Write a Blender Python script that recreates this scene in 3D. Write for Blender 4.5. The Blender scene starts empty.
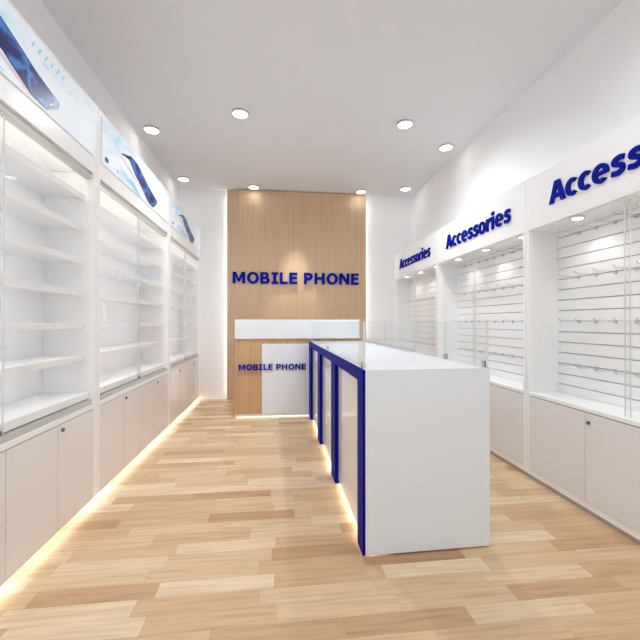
import bpy, bmesh, math, random
from mathutils import Vector, Matrix
random.seed(4)
SC = bpy.context.scene
COL = SC.collection
PI = math.pi

# ------------------------------------------------------------------ materials
def lin(c):
    return tuple(((v/255)/12.92 if v/255 <= .04045 else ((v/255+.055)/1.055)**2.4) for v in c) + (1.0,)

def mat(name, rgb, rough=.5, metal=0.0, spec=.5, coat=0.0, noise=0.0):
    m = bpy.data.materials.new(name); m.use_nodes = True
    nt = m.node_tree; b = nt.nodes['Principled BSDF']
    b.inputs['Base Color'].default_value = lin(rgb)
    b.inputs['Roughness'].default_value = rough
    b.inputs['Metallic'].default_value = metal
    b.inputs['Specular IOR Level'].default_value = spec
    b.inputs['Coat Weight'].default_value = coat
    b.inputs['Coat Roughness'].default_value = .08
    # faint procedural variation of the finish
    t = nt.nodes.new('ShaderNodeTexCoord'); n = nt.nodes.new('ShaderNodeTexNoise')
    n.inputs['Scale'].default_value = 9; n.inputs['Detail'].default_value = 3
    r = nt.nodes.new('ShaderNodeMapRange')
    r.inputs['To Min'].default_value = max(0, rough-.006); r.inputs['To Max'].default_value = min(1, rough+.006)
    nt.links.new(t.outputs['Object'], n.inputs['Vector'])
    nt.links.new(n.outputs['Fac'], r.inputs['Value'])
    nt.links.new(r.outputs['Result'], b.inputs['Roughness'])
    return m

def emit(name, rgb, strength):
    m = bpy.data.materials.new(name); m.use_nodes = True
    nt = m.node_tree; nt.nodes.clear()
    o = nt.nodes.new('ShaderNodeOutputMaterial'); e = nt.nodes.new('ShaderNodeEmission')
    e.inputs['Color'].default_value = lin(rgb); e.inputs['Strength'].default_value = strength
    nt.links.new(e.outputs[0], o.inputs['Surface'])
    return m

def glass_mat(name, tint=(254, 254, 254), ior=1.45):
    m = bpy.data.materials.new(name); m.use_nodes = True
    nt = m.node_tree; nt.nodes.clear()
    o = nt.nodes.new('ShaderNodeOutputMaterial'); mx = nt.nodes.new('ShaderNodeMixShader')
    # Schlick reflectance from the angle of view, the same from either side of the pane
    ge = nt.nodes.new('ShaderNodeNewGeometry'); dt = nt.nodes.new('ShaderNodeVectorMath'); dt.operation = 'DOT_PRODUCT'
    nt.links.new(ge.outputs['Incoming'], dt.inputs[0]); nt.links.new(ge.outputs['Normal'], dt.inputs[1])
    k = math_node(nt, 'SUBTRACT', 1.0, math_node(nt, 'ABSOLUTE', dt.outputs['Value']))
    f0 = ((ior-1)/(ior+1))**2
    fac = math_node(nt, 'ADD', math_node(nt, 'MULTIPLY', math_node(nt, 'POWER', k, 5.0), .45), f0*.55)
    tr = nt.nodes.new('ShaderNodeBsdfTransparent'); tr.inputs['Color'].default_value = lin(tint)
    gl = nt.nodes.new('ShaderNodeBsdfGlossy'); gl.inputs['Roughness'].default_value = .02
    nt.links.new(fac, mx.inputs[0]); nt.links.new(tr.outputs[0], mx.inputs[1])
    nt.links.new(gl.outputs[0], mx.inputs[2]); nt.links.new(mx.outputs[0], o.inputs['Surface'])
    return m

def math_node(nt, op, a, b=None):
    n = nt.nodes.new('ShaderNodeMath'); n.operation = op
    for i, v in enumerate((a, b)):
        if v is None: continue
        if isinstance(v, (int, float)): n.inputs[i].default_value = v
        else: nt.links.new(v, n.inputs[i])
    return n.outputs[0]

def ramp(nt, fac, stops):
    r = nt.nodes.new('ShaderNodeValToRGB'); el = r.color_ramp.elements
    while len(el) < len(stops): el.new(.5)
    for e, (p, c) in zip(el, stops): e.position = p; e.color = lin(c)
    nt.links.new(fac, r.inputs[0]); return r.outputs[0]

def mixcol(nt, mode, fac, a, b):
    n = nt.nodes.new('ShaderNodeMix'); n.data_type = 'RGBA'; n.blend_type = mode
    if isinstance(fac, (int, float)): n.inputs[0].default_value = fac
    else: nt.links.new(fac, n.inputs[0])
    for i, v in ((6, a), (7, b)):
        if isinstance(v, tuple): n.inputs[i].default_value = v
        else: nt.links.new(v, n.inputs[i])
    return n.outputs[2]

def floor_mat():
    m = bpy.data.materials.new('oak_strip_floor'); m.use_nodes = True
    nt = m.node_tree; b = nt.nodes['Principled BSDF']; L = nt.links
    tc = nt.nodes.new('ShaderNodeTexCoord'); sp = nt.nodes.new('ShaderNodeSeparateXYZ')
    L.new(tc.outputs['Object'], sp.inputs[0])
    W, LEN = .098, .52
    v = math_node(nt, 'DIVIDE', sp.outputs['Y'], W); row = math_node(nt, 'FLOOR', v)
    w1 = nt.nodes.new('ShaderNodeTexWhiteNoise'); w1.noise_dimensions = '1D'; L.new(row, w1.inputs['W'])
    off = math_node(nt, 'MULTIPLY', w1.outputs['Value'], 7.3)
    u = math_node(nt, 'ADD', math_node(nt, 'DIVIDE', sp.outputs['X'], LEN), off)
    col = math_node(nt, 'FLOOR', u)
    cb = nt.nodes.new('ShaderNodeCombineXYZ'); L.new(row, cb.inputs[0]); L.new(col, cb.inputs[1])
    w2 = nt.nodes.new('ShaderNodeTexWhiteNoise'); w2.noise_dimensions = '2D'; L.new(cb.outputs[0], w2.inputs['Vector'])
    plank = ramp(nt, w2.outputs['Value'], [(0, (194, 152, 114)), (.16, (211, 174, 134)), (.5, (221, 189, 149)), (.82, (229, 201, 163)), (1, (239, 216, 184))])
    # grain running along each strip
    mp = nt.nodes.new('ShaderNodeMapping'); mp.inputs['Scale'].default_value = (2.2, 34, 1)
    addv = nt.nodes.new('ShaderNodeVectorMath'); addv.operation = 'ADD'
    L.new(tc.outputs['Object'], addv.inputs[0]); L.new(w2.outputs['Color'], addv.inputs[1])
    L.new(addv.outputs[0], mp.inputs[0])
    nz = nt.nodes.new('ShaderNodeTexNoise'); nz.inputs['Scale'].default_value = 1.6; nz.inputs['Detail'].default_value = 6
    L.new(mp.outputs[0], nz.inputs['Vector'])
    grain = ramp(nt, nz.outputs['Fac'], [(.25, (208, 200, 190)), (.5, (240, 238, 236)), (.75, (255, 255, 255))])
    c = mixcol(nt, 'MULTIPLY', .75, plank, grain)
    fv = math_node(nt, 'FRACT', v); fu = math_node(nt, 'FRACT', u)
    seam = math_node(nt, 'MAXIMUM', math_node(nt, 'LESS_THAN', fv, .025), math_node(nt, 'LESS_THAN', fu, .006))
    c = mixcol(nt, 'MIX', math_node(nt, 'MULTIPLY', seam, .35), c, lin((160, 122, 86)))
    L.new(c, b.inputs['Base Color'])
    b.inputs['Roughness'].default_value = .34; b.inputs['Specular IOR Level'].default_value = .42
    return m

def panel_wood(name, dark, light):
    m = bpy.data.materials.new(name); m.use_nodes = True
    nt = m.node_tree; b = nt.nodes['Principled BSDF']; L = nt.links
    tc = nt.nodes.new('ShaderNodeTexCoord'); mp = nt.nodes.new('ShaderNodeMapping')
    mp.inputs['Scale'].default_value = (26, 26, .55); L.new(tc.outputs['Object'], mp.inputs[0])
    nz = nt.nodes.new('ShaderNodeTexNoise'); nz.inputs['Scale'].default_value = 1.5; nz.inputs['Detail'].default_value = 7
    nz.inputs['Roughness'].default_value = .6; L.new(mp.outputs[0], nz.inputs['Vector'])
    mp2 = nt.nodes.new('ShaderNodeMapping'); mp2.inputs['Scale'].default_value = (120, 120, 1.6); L.new(tc.outputs['Object'], mp2.inputs[0])
    n2 = nt.nodes.new('ShaderNodeTexNoise'); n2.inputs['Scale'].default_value = .8; n2.inputs['Detail'].default_value = 3
    L.new(mp2.outputs[0], n2.inputs['Vector'])
    f = math_node(nt, 'ADD', math_node(nt, 'MULTIPLY', nz.outputs['Fac'], .65), math_node(nt, 'MULTIPLY', n2.outputs['Fac'], .35))
    L.new(ramp(nt, f, [(.32, dark), (.66, light)]), b.inputs['Base Color'])
    b.inputs['Roughness'].default_value = .45
    return m

def poster_mat():
    """pale blue watery print, lit from behind (a backlit advertising film)"""
    m = bpy.data.materials.new('backlit_print'); m.use_nodes = True
    nt = m.node_tree; b = nt.nodes['Principled BSDF']; L = nt.links
    tc = nt.nodes.new('ShaderNodeTexCoord'); mp = nt.nodes.new('ShaderNodeMapping')
    mp.inputs['Scale'].default_value = (1, 1.5, 3.6); mp.inputs['Rotation'].default_value = (.35, 0, 0)
    L.new(tc.outputs['Object'], mp.inputs[0])
    nz = nt.nodes.new('ShaderNodeTexNoise'); nz.inputs['Scale'].default_value = 1.7; nz.inputs['Detail'].default_value = 5
    nz.inputs['Distortion'].default_value = .6
    L.new(mp.outputs[0], nz.inputs['Vector'])
    c = ramp(nt, nz.outputs['Fac'], [(.30, (168, 214, 238)), (.40, (216, 232, 245)), (.55, (236, 242, 249)), (.8, (226, 235, 246))])
    L.new(c, b.inputs['Base Color']); L.new(c, b.inputs['Emission Color'])
    b.inputs['Emission Strength'].default_value = .1; b.inputs['Roughness'].default_value = .55
    return m

def print_mat(name, stops, scale=4.0, glow=.25):
    m = bpy.data.materials.new(name); m.use_nodes = True
    nt = m.node_tree; b = nt.nodes['Principled BSDF']; L = nt.links
    tc = nt.nodes.new('ShaderNodeTexCoord'); nz = nt.nodes.new('ShaderNodeTexNoise')
    nz.inputs['Scale'].default_value = scale; nz.inputs['Detail'].default_value = 2; nz.inputs['Distortion'].default_value = .8
    L.new(tc.outputs['Object'], nz.inputs['Vector'])
    c = ramp(nt, nz.outputs['Fac'], stops)
    L.new(c, b.inputs['Base Color']); L.new(c, b.inputs['Emission Color'])
    b.inputs['Emission Strength'].default_value = glow; b.inputs['Roughness'].default_value = .35
    return m

M = {}
M['wall'] = mat('white_wall_paint', (243, 243, 244), .6)
M['ceiling'] = mat('ceiling_paint', (224, 225, 227), .7)
M['floor'] = floor_mat()
M['white'] = mat('white_laminate', (247, 247, 247), .28)
M['shelf'] = mat('white_shelf_board', (249, 249, 249), .4)
M['door'] = mat('gloss_door_laminate', (234, 231, 230), .16, coat=.3)
M['counterwhite'] = mat('satin_white_counter', (231, 235, 240), .25)
M['alu'] = mat('satin_light_trim', (206, 206, 206), .38, metal=.2)
M['track'] = mat('grey_track', (196, 196, 194), .4)
M['slot'] = mat('slat_groove_shade', (190, 190, 192), .5)  # grey puts the shade inside the grooves into the backing colour
M['chrome'] = mat('chrome', (190, 190, 192), .18, metal=1)
M['hook'] = mat('hook_steel', (205, 205, 207), .35, metal=.3)
M['lock'] = mat('dark_lock', (128, 125, 122), .3, metal=.6)
M['blue'] = mat('royal_blue_laminate', (0, 15, 132), .5, 0, .06)
M['letter'] = mat('royal_blue_acrylic', (0, 22, 146), .5, 0, .05)
M['toe'] = mat('grey_toe_kick', (172, 164, 158), .5)
M['kick'] = mat('white_kick_board', (226, 222, 216), .5)
M['glass'] = glass_mat('clear_glass')
M['guard'] = glass_mat('clear_guard_glass', (253, 254, 254), 1.4)
M['edge'] = mat('polished_glass_edge', (222, 226, 226), .15)
M['wood'] = panel_wood('oak_veneer', (190, 159, 126), (213, 184, 152))
M['deskwood'] = panel_wood('oak_veneer_desk', (188, 148, 106), (208, 170, 128))
M['print'] = poster_mat()
M['navy'] = print_mat('navy_phone_print', [(.32, (8, 8, 62)), (.44, (12, 26, 120)), (.54, (50, 136, 216)), (.63, (14, 22, 104))], 5.5, .03)
M['navydark'] = print_mat('dark_phone_edge_print', [(.3, (10, 12, 50)), (.7, (30, 18, 70))], 6, .02)
M['cyanink'] = print_mat('cyan_ink', [(.3, (140, 205, 232)), (.7, (186, 226, 242))], 8, .05)
M['tealink'] = print_mat('teal_ink', [(.3, (12, 84, 140)), (.7, (24, 110, 150))], 8, .03)
M['pinkink'] = print_mat('pink_edge_ink', [(.3, (214, 190, 214)), (.7, (232, 216, 232))], 8, .05)
M['lens'] = emit('lamp_lens', (255, 252, 246), 9)
M['warmled'] = emit('warm_led', (255, 246, 226), 7)
M['sidefill'] = emit('added_side_fill', (250, 252, 255), 30)  # this and the next two: fill light added inside the left cabinets
M['topfill'] = emit('added_top_fill', (255, 250, 242), 7)
M['shelffill'] = emit('added_shelf_fill', (250, 251, 255), 6)
M['warmled2'] = emit('warm_counter_led', (255, 246, 226), 15)
M['halo'] = emit('white_led', (248, 250, 255), 11)

# ------------------------------------------------------------------ mesh helpers
def add_box(bm, x0, x1, y0, y1, z0, z1, bev=0.0, mi=0):
    r = bmesh.ops.create_cube(bm, size=1)
    vs = r['verts']
    for v in vs:
        v.co = Vector(((x0+x1)/2 + v.co.x*(x1-x0), (y0+y1)/2 + v.co.y*(y1-y0), (z0+z1)/2 + v.co.z*(z1-z0)))
    fs = {f for v in vs for f in v.link_faces}
    for f in fs: f.material_index = mi
    if bev > 0:
        es = {e for v in vs for e in v.link_edges}
        rb = bmesh.ops.bevel(bm, geom=list(es), offset=bev, segments=2, profile=.7, affect='EDGES')
        for f in rb['faces']: f.material_index = mi

def add_cyl(bm, c, axis, r, h, seg=24, r2=None, mi=0):
    z = Vector(axis).normalized()
    q = Vector((0, 0, 1)).rotation_difference(z).to_matrix().to_4x4()
    rr = bmesh.ops.create_cone(bm, cap_ends=True, segments=seg, radius1=r, radius2=r if r2 is None else r2, depth=h,
                               matrix=Matrix.Translation(Vector(c)) @ q)
    for f in {f for v in rr['verts'] for f in v.link_faces}: f.material_index = mi

def add_tube(bm, pts, r, seg=8):
    rings = []
    for i, p in enumerate(pts):
        p = Vector(p)
        a = Vector(pts[max(i-1, 0)]); b = Vector(pts[min(i+1, len(pts)-1)])
        t = (b-a).normalized()
        s = t.cross(Vector((0, 1, 0)));
        if s.length < 1e-3: s = t.cross(Vector((1, 0, 0)))
        s.normalize(); n = s.cross(t)
        rings.append([bm.verts.new(p + s*math.cos(2*PI*k/seg)*r + n*math.sin(2*PI*k/seg)*r) for k in range(seg)])
    for A, B in zip(rings, rings[1:]):
        for k in range(seg): bm.faces.new((A[k], A[(k+1) % seg], B[(k+1) % seg], B[k]))
    bm.faces.new(rings[0][::-1]); bm.faces.new(rings[-1])

def obj(name, bm, mats, parent=None, smooth=False):
    bmesh.ops.recalc_face_normals(bm, faces=bm.faces)
    me = bpy.data.meshes.new(name)
    if parent is not None:                      # meshes are drawn in world coordinates; move into the parent's frame
        w = parent.location.copy()
        if parent.parent: w += parent.parent.location
        bm.transform(Matrix.Translation(-w))
    bm.to_mesh(me); bm.free()
    if not isinstance(mats, (list, tuple)): mats = [mats]
    for m in mats: me.materials.append(m)
    if smooth:
        for p in me.polygons: p.use_smooth = True
    o = bpy.data.objects.new(name, me); COL.objects.link(o)
    if parent is not None: o.parent = parent
    return o

def box(name, m, x0, x1, y0, y1, z0, z1, parent=None, bev=0.0):
    bm = bmesh.new(); add_box(bm, x0, x1, y0, y1, z0, z1, bev)
    return obj(name, bm, m, parent)

def cyl(name, m, c, axis, r, h, parent=None, seg=24, r2=None):
    bm = bmesh.new(); add_cyl(bm, c, axis, r, h, seg, r2)
    return obj(name, bm, m, parent)

def tag(o, label, cat, group=None):
    o['label'] = label; o['category'] = cat
    if group: o['group'] = group
    return o

def thing(name, label, cat, loc, group=None):
    o = bpy.data.objects.new(name, None); COL.objects.link(o)
    o.empty_display_size = .1; o.location = loc
    return tag(o, label, cat, group)

def struct(o):
    o['kind'] = 'structure'; return o

def spot(name, loc, energy, size, blend=.6, color=(1, .96, .9), target=(0, 0, -1), radius=.05):
    l = bpy.data.lights.new(name, 'SPOT'); l.energy = energy; l.spot_size = size; l.spot_blend = blend
    l.color = color; l.shadow_soft_size = radius
    o = bpy.data.objects.new(name, l); COL.objects.link(o); o.location = loc
    o.rotation_euler = Vector(target).to_track_quat('-Z', 'Y').to_euler()
    return o

# ------------------------------------------------------------------ the room
YB, YF, ZC = 5.85, -1.2, 3.26
WL, WR = -1.51, 2.20
struct(box('floor', M['floor'], WL-.1, WR+.1, YF, YB+.1, -.1, 0))
struct(box('ceiling', M['ceiling'], WL-.1, WR+.1, YF, YB+.1, ZC, ZC+.1))
struct(box('wall_left', M['wall'], WL-.1, WL, YF, YB+.1, 0, ZC))
struct(box('wall_right', M['wall'], WR, WR+.1, YF, YB+.1, 0, ZC))
struct(box('wall_back', M['wall'], WL, WR, YB, YB+.1, 0, ZC))

# ------------------------------------------------------------------ lettering
def ell(cx, cy, rx, ry, a0, a1, n=20):
    return [(cx+rx*math.cos(math.radians(a0+(a1-a0)*i/n)), cy+ry*math.sin(math.radians(a0+(a1-a0)*i/n))) for i in range(n+1)]

def ring(cx, cy, rx, ry):
    return ell(cx, cy, rx, ry, 0, 360, 36)[:-1]

def ribbon(ctrl, w):
    P = []
    c = [ctrl[0]] + ctrl + [ctrl[-1]]
    for i in range(1, len(c)-2):
        p0, p1, p2, p3 = c[i-1], c[i], c[i+1], c[i+2]
        for k in range(6):
            t = k/6
            P.append(tuple(.5*((2*p1[j]) + (-p0[j]+p2[j])*t + (2*p0[j]-5*p1[j]+4*p2[j]-p3[j])*t*t + (-p0[j]+3*p1[j]-3*p2[j]+p3[j])*t**3) for j in (0, 1)))
    P.append(ctrl[-1])
    A, B = [], []
    for i, p in enumerate(P):
        a = P[max(i-1, 0)]; b = P[min(i+1, len(P)-1)]
        dx, dy = b[0]-a[0], b[1]-a[1]; l = math.hypot(dx, dy) or 1
        A.append((p[0]-dy/l*w/2, p[1]+dx/l*w/2)); B.append((p[0]+dy/l*w/2, p[1]-dx/l*w/2))
    return A + B[::-1]

GL = {}   # letter -> (contours, advance); capital height = 1
GL['M'] = ([[(0, 0), (0, 1), (.31, 1), (.56, .42), (.81, 1), (1.12, 1), (1.12, 0), (.86, 0), (.86, .66), (.66, .18), (.46, .18), (.25, .66), (.25, 0)]], 1.30)
GL['O'] = ([ring(.54, .5, .54, .52), ring(.54, .5, .27, .32)], 1.20)
GL['B'] = ([[(0, 0), (0, 1), (.46, 1)] + ell(.46, .755, .33, .245, 90, -42, 12) + ell(.5, .285, .37, .285, 52, -90, 14) + [(.5, 0)],
            [(.25, .60), (.25, .82), (.42, .82)] + ell(.42, .71, .12, .11, 90, -90, 8) + [(.42, .60)],
            [(.25, .185), (.25, .43), (.45, .43)] + ell(.45, .3075, .15, .1225, 90, -90, 8) + [(.45, .185)]], 1.02)
GL['I'] = ([[(0, 0), (0, .18), (.18, .18), (.18, .82), (0, .82), (0, 1), (.62, 1), (.62, .82), (.44, .82), (.44, .18), (.62, .18), (.62, 0)]], .78)
GL['L'] = ([[(0, 0), (0, 1), (.26, 1), (.26, .2), (.74, .2), (.74, 0)]], .88)
GL['E'] = ([[(0, 0), (0, 1), (.74, 1), (.74, .81), (.26, .81), (.26, .62), (.7, .62), (.7, .43), (.26, .43), (.26, .19), (.74, .19), (.74, 0)]], .92)
GL['P'] = ([[(0, 0), (0, 1), (.46, 1)] + ell(.46, .67, .38, .33, 90, -90, 18) + [(.46, .34), (.26, .34), (.26, 0)],
            [(.26, .53), (.26, .81), (.4, .81)] + ell(.4, .67, .17, .14, 90, -90, 10) + [(.4, .53)]], 1.0)
GL['H'] = ([[(0, 0), (0, 1), (.26, 1), (.26, .62), (.7, .62), (.7, 1), (.96, 1), (.96, 0), (.7, 0), (.7, .42), (.26, .42), (.26, 0)]], 1.14)
GL['N'] = ([[(0, 0), (0, 1), (.31, 1), (.72, .42), (.72, 1), (.97, 1), (.97, 0), (.73, 0), (.25, .67), (.25, 0)]], 1.15)
GL['A'] = ([[(0, 0), (.36, 1), (.69, 1), (1.05, 0), (.77, 0), (.70, .21), (.345, .21), (.275, 0)], [(.405, .4), (.64, .4), (.5225, .74)]], 1.06)
GL['c'] = ([ell(.4, .375, .4, .395, 48, 312, 24) + ell(.42, .375, .16, .21, 305, 55, 18)], .76)
GL['e'] = ([ell(.41, .375, .41, .395, -9, 318, 30) + ell(.43, .375, .2, .215, 300, 199, 12), ell(.41, .46, .16, .135, 0, 180, 12)], .88)
GL['s'] = ([ribbon([(.62, .63), (.4, .665), (.2, .6), (.19, .48), (.36, .40), (.53, .33), (.55, .19), (.36, .09), (.07, .13)], .2)], .74)
GL['o'] = ([ring(.42, .375, .42, .395), ring(.42, .375, .165, .215)], .92)
GL['r'] = ([[(0, 0), (0, .75), (.25, .75), (.25, .64), (.36, .73), (.47, .76), (.58, .76), (.58, .52), (.44, .52), (.32, .49), (.25, .44), (.25, 0)]], .63)
GL['i'] = ([[(0, 0), (0, .75), (.25, .75), (.25, 0)], [(-.01, .84), (-.01, 1.04), (.26, 1.04), (.26, .84)]], .40)
GL[' '] = ([], .44)

def glyph_mesh(ch, sx, sy, depth):
    cu = bpy.data.curves.new('letter', 'CURVE'); cu.dimensions = '2D'; cu.fill_mode = 'BOTH'
    cu.extrude = depth/2; cu.bevel_depth = .0
    for ct in GL[ch][0]:
        s = cu.splines.new('POLY'); s.points.add(len(ct)-1); s.use_cyclic_u = True
        for p, (x, y) in zip(s.points, ct): p.co = (x*sx, y*sy, 0, 1)
    t = bpy.data.objects.new('letter', cu); COL.objects.link(t)
    dg = bpy.context.evaluated_depsgraph_get()
    me = bpy.data.meshes.new_from_object(t.evaluated_get(dg))
    bpy.data.objects.remove(t); bpy.data.curves.remove(cu)
    me.materials.clear(); me.materials.append(M['letter'])
    return me

def sign(name, label, text, origin, rot, width, cap, depth, group=None):
    """letters standing on a surface: origin = lower left corner of the first letter"""
    root = thing(name, label, 'sign', origin, group)
    root.rotation_euler = rot
    total = sum(GL[c][1] for c in text) - .16
    sx = width/total; x = 0; cache = {}
    for c in text:
        if GL[c][0]:
            if c not in cache: cache[c] = glyph_mesh(c, sx, cap, depth)
            o = bpy.data.objects.new('letter', cache[c]); COL.objects.link(o)
            o.parent = root; o.location = (x, 0, depth/2+.0006)
        x += GL[c][1]*sx
    return root

# ------------------------------------------------------------------ oak panel on the back wall
PX0, PX1, PYF = -.775, 1.415, 5.775
pan = thing('wall_panel', 'tall oak veneer feature panel standing full height on the white back wall', 'wall panel', ((PX0+PX1)/2, 5.80, 0))
box('veneer_board', M['wood'], PX0, PX1, PYF, PYF+.025, 0.0, ZC-.012, pan)
box('batten', M['white'], PX0+.10, PX1-.10, PYF+.025, YB-.001, 0.05, ZC-.06, pan)
for x in (PX0+.06, PX1-.06):
    s = box('led_strip', M['halo'], x-.008, x+.008, PYF+.027, PYF+.037, .05, ZC-.06, pan)
    s['label'] = 'glowing white light strip behind the panel edge'
sign('wall_sign', 'large blue letters reading MOBILE PHONE across the oak panel', 'MOBILE PHONE',
     (-.688, PYF, 1.793), (PI/2, 0, 0), 1.985, .178, .03)

# ------------------------------------------------------------------ left wall: glass fronted display cabinets
XL = -1.19
def lock_at(x, y, z, d, parent):
    """small round cam lock with a key slot, facing direction d along X"""
    bm = bmesh.new()
    add_cyl(bm, (x+d*.004, y, z), (d, 0, 0), .011, .010, 18)
    add_cyl(bm, (x+d*.010, y, z), (d, 0, 0), .007, .004, 18)
    add_box(bm, x+d*.0115-.001, x+d*.0115+.001, y-.001, y+.001, z-.006, z+.006)
    o = obj('lock', bm, M['lock'], parent); return o

def poster(y0, y1, parent):
    bm = bmesh.new()
    x = XL+.006
    z0, z1 = 2.278, 2.600
    add_box(bm, XL+.001, x, y0+.035, y1-.035, z0, z1, 0, 0)
    k = [0]
    def flat(pts, mi):
        k[0] += 1
        xx = x + .0004*k[0]
        vs = [bm.verts.new((xx, y0+a, b)) for a, b in pts]
        f = bm.faces.new(vs); f.material_index = mi
        return f
    # the phone picture: long tilted body, dark rim, pale edge, tilted top end
    flat([(.338, 2.469), (.358, 2.470), (.598, 2.409), (.952, 2.307), (.981, 2.292), (.931, 2.289), (.582, 2.390), (.347, 2.453)], 4)
    flat([(.516, 2.538), (.54, 2.546), (.672, 2.541), (.90, 2.466), (.985, 2.436), (1.18, 2.393), (1.170, 2.357), (1.066, 2.292), (1.04, 2.291), (.946, 2.296), (.770, 2.370), (.610, 2.430), (.500, 2.499)], 2)
    flat([(.333, 2.474), (.358, 2.490), (.516, 2.538), (.540, 2.532), (.507, 2.499), (.41, 2.490)], 2)
    flat([(.532, 2.540), (.665, 2.536), (.89, 2.461), (.972, 2.433), (1.160, 2.390), (1.145, 2.358), (1.058, 2.302), (.952, 2.305), (.775, 2.376), (.615, 2.435), (.516, 2.503)], 1)
    flat([(1.09, 2.338), (1.11, 2.350), (1.122, 2.348), (1.10, 2.334)], 5)
    # round teal badge, small icons and pale words (marks only, too small to read)
    flat([(.104+.026*math.cos(t*PI/8), 2.326+.017*math.sin(t*PI/8)) for t in range(16)], 3)
    for yy, zz in ((.28, 2.316), (.46, 2.324), (.626, 2.308)):
        flat([(yy+.022*math.cos(t*PI/6), zz+.014*math.sin(t*PI/6)) for t in range(12)], 5)
    for i in range(6):
        yy = .94+.05*i; zz = 2.532
        flat([(yy, zz), (yy+.012, zz), (yy+.030, zz+.034), (yy+.018, zz+.034)], 5)
    for i in range(5):
        yy = 1.03+.07*i
        flat([(yy, 2.506), (yy+.05, 2.506), (yy+.05, 2.513), (yy, 2.513)], 5)
    # pale cyan splash below the phone
    flat([(.50, 2.345), (.56, 2.348), (.70, 2.305), (.775, 2.284), (.69, 2.284), (.60, 2.300)], 5)
    return obj('backlit_poster', bm, [M['print'], M['navy'], M['navydark'], M['tealink'], M['pinkink'], M['cyanink']], parent)

def left_cabinet(y0, y1, label):
    yc = (y0+y1)/2
    t = thing('display_cabinet', label, 'display cabinet', (-1.345, yc, 0), 'glass fronted cabinets along the left wall')
    XB = -1.505
    a, b = y0+.002, y1-.002
    for s0, s1 in ((a, a+.034), (b-.050, b)):
        box('side_panel', M['white'], XB, XL, s0, s1, .055, 2.635, t, .002)
    ia, ib = a+.034, b-.050
    box('back_panel', M['shelf'], XB, XB+.016, ia, ib, .055, 2.165, t)
    bm = bmesh.new()
    add_box(bm, XB+.017, XL-.024, ia, ib, .055, .632)
    add_box(bm, XB+.017, XL-.001, ia, ib, .634, .662, .002)
    obj('base_carcass', bm, M['white'], t)
    # four hinged doors, a lock on every second one
    w = (ib-ia)/4
    for i in range(4):
        d = box('door', M['door'], XL-.022, XL, ia+i*w+.002, ia+(i+1)*w-.002, .052, .630, t, .0015)
        if i % 2: lock_at(XL, ia+i*w+.040, .598, 1, d)
    box('sliding_track', M['track'], XL-.055, XL-.012, ia, ib, .663, .694, t)
    box('display_floor', M['shelf'], XB+.017, XL-.030, ia, ib, .702, .745, t, .002)
    for z in (.948, 1.157, 1.363, 1.569, 1.778, 1.985):
        bm = bmesh.new()
        add_box(bm, XB+.017, XL-.059, ia, ib, z+.016, z+.036)
        add_box(bm, XL-.0585, XL-.052, ia, ib, z, z+.036, .0015)
        sh = obj('shelf', bm, M['shelf'], t)
        q = box('led_strip', M['shelffill'], XL-.067, XL-.0592, ia+.08, ib-.10, z+.0105, z+.0155, sh)  # added strip, tucked behind the lip to brighten the shelf space below
        q['label'] = 'thin added fill light strip behind the shelf lip'
    box('upper_track', M['track'], XL-.055, XL-.014, ia, ib, 2.130, 2.160, t)
    q = box('led_strip', M['sidefill'], XL-.050, XL-.038, ia, ia+.006, .76, 2.12, t)  # added strip on the hidden side, lifts the light in the whole bay
    q['label'] = 'upright added fill light strip on the inner side panel'
    q = box('led_strip', M['topfill'], XL-.072, XL-.060, ia+.05, ib-.05, 2.151, 2.164, t)  # added strip, out of sight behind the track, brightens the cabinet top
    q['label'] = 'added fill light strip behind the upper glass track'
    ym = (ia+ib)/2
    for i, (p0, p1, x) in enumerate(((ia+.002, ym+.012, XL-.022), (ym-.012, ib-.002, XL-.032))):
        bm = bmesh.new(); add_box(bm, x-.0025, x+.0025, p0, p1, .696, 2.128)
        g = obj('glass_door', bm, M['glass'], t)
        e = p1 if i == 0 else p0
        bm = bmesh.new(); add_box(bm, x-.003, x+.003, e-.0015, e+.0015, .697, 2.127)
        obj('polished_edge', bm, M['edge'], g)
        if i == 0: lock_at(x+.003, p1-.03, .712, 1, g)
    # light box above
    bm = bmesh.new()
    add_box(bm, XB, XL-.001, ia, ib, 2.166, 2.632, .002)
    obj('light_box', bm, M['white'], t)
    poster(ia-.03, ib+.03, t)
    box('toe_kick', M['kick'], XB, XL-.085, a, b, 0, .054, t)
    s = box('led_strip', M['warmled'], XL-.060, XL-.040, a, b, .046, .054, t)
    s['label'] = 'glowing warm light strip under the doors'
    return t

LP = [.96, 2.59, 4.22, YB-.001]
for i, lab in enumerate((
        'white glass fronted cabinet nearest on the left, phone poster above cut by the frame',
        'white glass fronted cabinet in the middle of the left wall, whole phone poster above',
        'white glass fronted cabinet at the far left end, touching the back wall')):
    left_cabinet(LP[i], LP[i+1], lab)

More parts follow.
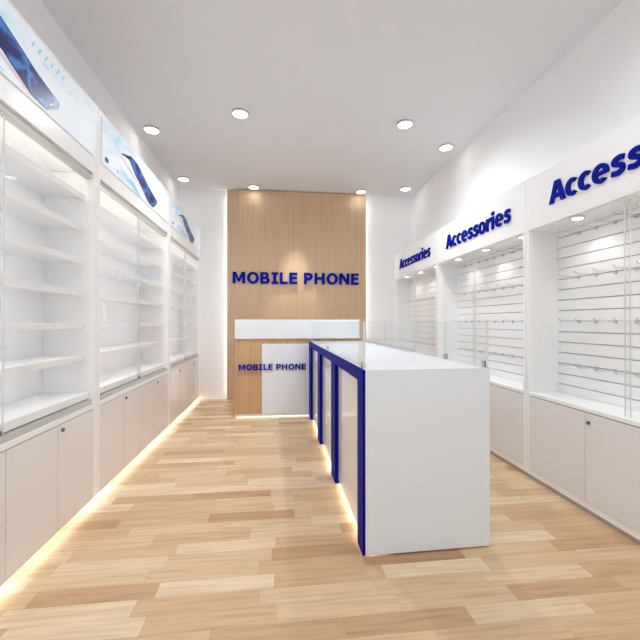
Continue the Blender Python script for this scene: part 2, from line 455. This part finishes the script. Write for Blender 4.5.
# ------------------------------------------------------------------ right wall: slatwall units
XR = 1.92
def right_unit(y0, y1, label):
    t = thing('slatwall_unit', label, 'display unit', (2.05, (y0+y1)/2, 0), 'slatwall units along the right wall')
    XB = WR-.002
    a, b = y0+.002, y1-.002
    for s0, s1 in ((a, a+.034), (b-.034, b)):
        box('side_panel', M['white'], XR+.001, XB, s0, s1, .03, 1.899, t, .002)
    ia, ib = a+.034, b-.034
    # slatwall: flat boards over a grooved backing
    bm = bmesh.new()
    add_box(bm, XB-.016, XB, ia, ib, .662, 1.888, 0, 1)
    zs = [.662] + [.725+.08*k for k in range(15)] + [1.888]
    for z0, z1 in zip(zs, zs[1:]):
        add_box(bm, 2.162, XB-.0165, ia, ib, z0+(.0032 if z0 > .67 else 0), z1-(.0032 if z1 < 1.88 else 0), 0, 0)
    obj('slat_panel', bm, [M['shelf'], M['slot']], t)
    # header box
    bm = bmesh.new()
    add_box(bm, XR, XR+.02, a, b, 1.900, 2.306, .002)
    add_box(bm, XR+.021, XB, a, b, 2.290, 2.305)
    obj('header_board', bm, M['white'], t)
    box('soffit', M['white'], XR+.021, XB, ia, ib, 1.890, 1.906, t)
    for dy in (.10, .63, 1.165):
        bm = bmesh.new(); add_cyl(bm, (1.97, a+dy, 1.886), (0, 0, -1), .042, .008, 28)
        l = obj('recessed_light', bm, M['alu'], t)
        cyl('lens', M['lens'], (1.97, a+dy, 1.8815), (0, 0, -1), .031, .002, l, 28)
        spot('unit_spot', (1.97, a+dy, 1.872), 2.6, math.radians(105), .7, (1, .97, .93), (.32, 0, -1), .03)
    # base
    box('ledge', M['shelf'], XR, 2.161, ia, ib, .636, .661, t, .002)
    box('base_carcass', M['white'], XR+.023, XB, ia, ib, .072, .634, t)
    w = (ib-ia)/3
    for i in range(3):
        d = box('door', M['door'], XR, XR+.021, ia+i*w+.002, ia+(i+1)*w-.002, .072, .630, t, .0015)
        if i == 1: lock_at(XR, ia+(i+1)*w-.030, .572, -1, d)
    box('plinth', M['white'], XR+.004, XB, ia, ib, .030, .070, t)
    box('toe_kick', M['toe'], XR+.012, XB, a, b, 0, .029, t)
    ym = (ia+ib)/2
    for i, (p0, p1, x) in enumerate(((ia+.002, ym+.012, XR+.028), (ym-.012, ib-.002, XR+.036))):
        bm = bmesh.new(); add_box(bm, x-.0025, x+.0025, p0, p1, .663, 1.888)
        g = obj('glass_door', bm, M['glass'], t)
        e = p1 if i == 0 else p0
        bm = bmesh.new(); add_box(bm, x-.003, x+.003, e-.0015, e+.0015, .664, 1.887)
        obj('polished_edge', bm, M['edge'], g)
    return t

RP = [1.04, 2.645, 4.245, YB-.001]
for i, lab in enumerate((
        'white slatwall unit nearest on the right, its Accessories sign cut by the frame',
        'white slatwall unit in the middle of the right wall, behind the counter front',
        'white slatwall unit at the far right end, touching the back wall')):
    right_unit(RP[i], RP[i+1], lab)
for i, (ystart, lab) in enumerate((
        (2.385, 'blue Accessories lettering on the nearest right header, its end cut off by the picture edge'),
        (3.985, 'blue Accessories lettering on the middle header of the right wall'),
        (5.59, 'blue Accessories lettering on the far header, smallest of the three'))):
    sign('header_sign', lab, 'Accessories', (XR, ystart, 2.028), (PI/2, 0, -PI/2), 1.15, .150, .012, 'Accessories signs on the right headers')

# hooks: one prototype, copied for every peg in the slats
def hook_mesh():
    bm = bmesh.new()
    add_box(bm, -.006, .004, -.010, .010, -.016, .008, .002)
    add_tube(bm, [(-.004, 0, 0), (-.05, 0, 0), (-.130, 0, 0), (-.144, 0, .002), (-.151, 0, .008), (-.153, 0, .015)], .0027, 8)
    add_cyl(bm, (-.153, 0, .016), (0, 0, 1), .0038, .005, 10)
    me = bpy.data.meshes.new('display_hook'); bmesh.ops.recalc_face_normals(bm, faces=bm.faces)
    bm.to_mesh(me); bm.free(); me.materials.append(M['hook'])
    return me
hm = hook_mesh()
proto = None
rows = ((1.845, 'top'), (1.525, 'second'), (1.205, 'third'), (.885, 'lowest'))
for bay, y0, lo in (('nearest', RP[0], 1.82), ('middle', RP[1], 2.98), ('far', RP[2], 4.58)):
    for z, rn in rows:
        for k in range(8):
            y = y0 + .365 + .1425*k
            if y < lo: continue
            if proto is None:
                o = proto = bpy.data.objects.new('display_hook', hm)
            else:
                o = proto.copy()
            COL.objects.link(o); o.location = (2.156, y, z)
            tag(o, 'small steel peg hook in the %s hook row of the %s slatwall unit' % (rn, bay), 'hook',
                '%s row of hooks in the %s slatwall unit' % (rn, bay))

# ------------------------------------------------------------------ sales counter
CX0, CX1, CY0, CY1, CT = .434, 1.128, 1.83, 4.642, .953
SKEW = .012
ct = thing('sales_counter', 'long white sales counter with blue framed front panels in the middle of the shop', 'counter', (CX0, CY0, 0))
ct.rotation_euler[2] = SKEW
box('body', M['counterwhite'], CX0+.045, CX1-.012, CY0+.022, CY1, .045, CT-.032, ct)
box('end_panel', M['counterwhite'], CX0+.012, CX1-.002, CY0, CY0+.020, .008, CT, ct, .0015)
box('countertop', M['counterwhite'], CX0+.012, CX1, CY0+.0205, CY1, CT-.030, CT, ct, .001)
posts = ((CY0, CY0+.120), (2.675, 2.855), (3.545, 3.735), (4.43, CY1))
for p0, p1 in posts:
    q = box('blue_post', M['blue'], CX0-.003, CX0+.011 if p0 == CY0 else CX0+.040, p0, p1, .008, CT-.068, ct, .001)
box('blue_rail', M['blue'], CX0-.003, CX0+.011, CY0, CY1, CT-.067, CT, ct, .001)
for (a0, a1), (b0, b1) in zip(posts, posts[1:]):
    box('front_panel', M['door'], CX0+.024, CX0+.044, a1+.001, b0-.001, .030, CT-.068, ct, .001)
box('toe_kick', M['kick'], CX0+.13, CX1-.05, CY0+.03, CY1-.02, 0, .044, ct)
s = box('led_strip', M['warmled2'], CX0+.062, CX0+.085, CY0+.03, CY1-.02, .034, .042, ct)
s['label'] = 'glowing warm light strip under the blue framed side'

# glass screens on the counter
gs = thing('glass_screen', 'clear upright glass screen along the blue front edge of the counter', 'glass screen', (CX0, CY0, CT))
gs.rotation_euler[2] = SKEW
bm = bmesh.new(); add_box(bm, CX0+.018, CX0+.026, CY0+.070, 4.60, CT+.004, 1.197)
gp = obj('glass_pane', bm, M['guard'], gs)
bm = bmesh.new()
add_box(bm, CX0+.0175, CX0+.0265, CY0+.066, CY0+.0695, CT+.004, 1.197)
add_box(bm, CX0+.0175, CX0+.0265, CY0+.066, 4.60, 1.1975, 1.1990)
obj('polished_edge', bm, M['edge'], gp)
for y in (1.915, 3.2, 4.45):
    box('clamp', M['chrome'], CX0+.012, CX0+.032, y-.012, y+.012, CT+.0005, CT+.030, gs, .002)
gs = thing('glass_screen', 'clear upright glass screen in panes along the rear edge of the counter', 'glass screen', (CX0, CY0, CT))
gs.rotation_euler[2] = SKEW
for p0, p1 in ((CY0+.012, 2.31), (2.316, 2.85), (2.856, 3.63), (3.636, 4.60)):
    bm = bmesh.new(); add_box(bm, CX1-.016, CX1-.008, p0, p1, CT+.004, 1.196)
    gp = obj('glass_pane', bm, M['guard'], gs)
    bm = bmesh.new()
    add_box(bm, CX1-.0165, CX1-.0075, p0-.0025, p0-.0002, CT+.004, 1.196)
    add_box(bm, CX1-.0165, CX1-.0075, p0, p1, 1.1962, 1.1980)
    obj('polished_edge', bm, M['edge'], gp)
for y in (1.862, 2.313):
    box('clamp', M['chrome'], CX1-.024, CX1-.001, y-.013, y+.013, CT+.0005, CT+.036, gs, .002)
box('floor_channel', M['track'], CX1-.026, CX1-.0175, 2.86, 4.60, CT+.0005, CT+.030, gs, .001)

# ------------------------------------------------------------------ reception desk
DX0, DX1, DY = -.53, 1.055, 4.662
dk = thing('reception_desk', 'oak and white reception desk across the end of the counter, before the oak panel', 'desk', ((DX0+DX1)/2, 4.9, 0))
box('oak_front', M['deskwood'], DX0, DX1, DY+.02, DY+.05, .036, .984, dk, .001)
box('white_front_panel', M['counterwhite'], -.196, DX1, DY+.002, DY+.0195, .036, .918, dk, .001)
bm = bmesh.new()
add_box(bm, DX0, DX1, DY-.0, DY+.02, .985, 1.228, .002)
add_box(bm, DX0, DX1, DY+.021, DY+.32, 1.206, 1.228, .002)
add_box(bm, DX0, DX0+.02, DY+.021, DY+.32, .985, 1.205)
add_box(bm, DX1-.02, DX1, DY+.021, DY+.32, .985, 1.205)
obj('raised_top', bm, M['counterwhite'], dk)
bm = bmesh.new()
add_box(bm, DX0, DX0+.02, DY+.051, DY+.62, .052, .75)
add_box(bm, DX1-.02, DX1, DY+.051, DY+.62, .052, .75)
add_box(bm, DX0, DX1, DY+.051, DY+.64, .751, .776, .002)
obj('work_table', bm, M['deskwood'], dk)
box('plinth', M['counterwhite'], DX0, DX1, DY+.004, DY+.60, .010, .034, dk, .001)
box('toe_kick', M['kick'], DX0+.06, DX1-.04, DY+.08, DY+.56, 0, .0095, dk)
s = box('led_strip', M['warmled'], DX0+.02, CX0-.02, DY+.030, DY+.045, .004, .0095, dk)
s['label'] = 'glowing warm light strip under the plinth'
sign('desk_sign', 'small blue letters reading MOBILE PHONE on the reception desk front', 'MOBILE PHONE',
     (-.482, DY+.001, .592), (PI/2, 0, 0), .84, .074, .012)

# ------------------------------------------------------------------ ceiling downlights
def downlight(x, y, label, e):
    t = thing('ceiling_downlight', label, 'ceiling light', (x, y, ZC), 'round ceiling downlights')
    bm = bmesh.new()
    n = 40
    prof = [(.080, ZC), (.080, ZC-.016), (.078, ZC-.021), (.073, ZC-.023), (.070, ZC-.020), (.070, ZC-.014)]
    rings = [[bm.verts.new((x+r*math.cos(2*PI*k/n), y+r*math.sin(2*PI*k/n), z)) for k in range(n)] for r, z in prof]
    for A, B in zip(rings, rings[1:]):
        for k in range(n): bm.faces.new((A[k], A[(k+1) % n], B[(k+1) % n], B[k]))
    bm.faces.new(rings[0]); bm.faces.new(rings[-1])
    obj('trim_ring', bm, M['alu'], t, True)
    cyl('lens', M['lens'], (x, y, ZC-.0170), (0, 0, -1), .0695, .004, t, 40)
    spot('ceiling_spot', (x, y, ZC-.045), e, math.radians(162), 1, (.92, .965, 1), (0, 0, -1), .06)
E1 = 76
for x, y, lab in (
        (-1.335, 4.08, 'round ceiling downlight above the left cabinets, the nearer one'),
        (-.365, 3.66, 'round ceiling downlight near the top left of centre, over the aisle'),
        (1.312, 3.66, 'round ceiling downlight over the counter, in front of the oak panel'),
        (1.965, 4.09, 'round ceiling downlight close to the right wall, the nearer one'),
        (-1.34, 5.44, 'round ceiling downlight in the far left corner above the last cabinet'),
        (-.36, 5.64, 'round ceiling downlight at the top left corner of the oak panel'),
        (1.305, 5.64, 'round ceiling downlight at the top right corner of the oak panel'),
        (1.96, 5.44, 'round ceiling downlight in the far right corner of the ceiling')):
    downlight(x, y, lab, E1 if y < 3.8 else (.8 if y < 4.5 else .4))
# the same lamps go on towards the shop front, out of the picture
for x in (-1.335, -.365, 1.312, 1.965):
    for y in (1.5, -.4):
        spot('ceiling_spot', (x, y, ZC-.045), (22 if -1 < x < 1.5 else 4), math.radians(162), 1, (.92, .965, 1), (0, 0, -1), .06)
# accent lamp aimed at the wall letters
spot('accent_spot', (.285, 5.47, ZC-.05), 150, math.radians(40), .55, (1, .94, .80), (0, 0, -1), .03)

# ------------------------------------------------------------------ daylight from the open shop front
w = bpy.data.worlds.new('World'); SC.world = w; w.use_nodes = True
bg = w.node_tree.nodes['Background']
bg.inputs['Color'].default_value = (.92, .965, 1, 1); bg.inputs['Strength'].default_value = .8

# ------------------------------------------------------------------ camera
cam = bpy.data.cameras.new('camera'); co = bpy.data.objects.new('camera', cam); COL.objects.link(co)
cam.sensor_width = 36; cam.lens = 36*366.1/640; cam.clip_start = .02
co.location = (0, 0, 1.2); co.rotation_euler = (PI/2+.0047, 0, -.1155)
SC.camera = co
SC.view_settings.view_transform = 'Standard'; SC.view_settings.look = 'None'
SC.view_settings.gamma = 1; SC.view_settings.use_curve_mapping = False
SC.view_settings.exposure = 0.3
SC.cycles.max_bounces = 10; SC.cycles.diffuse_bounces = 6; SC.cycles.transparent_max_bounces = 24
SC.cycles.sample_clamp_indirect = 6
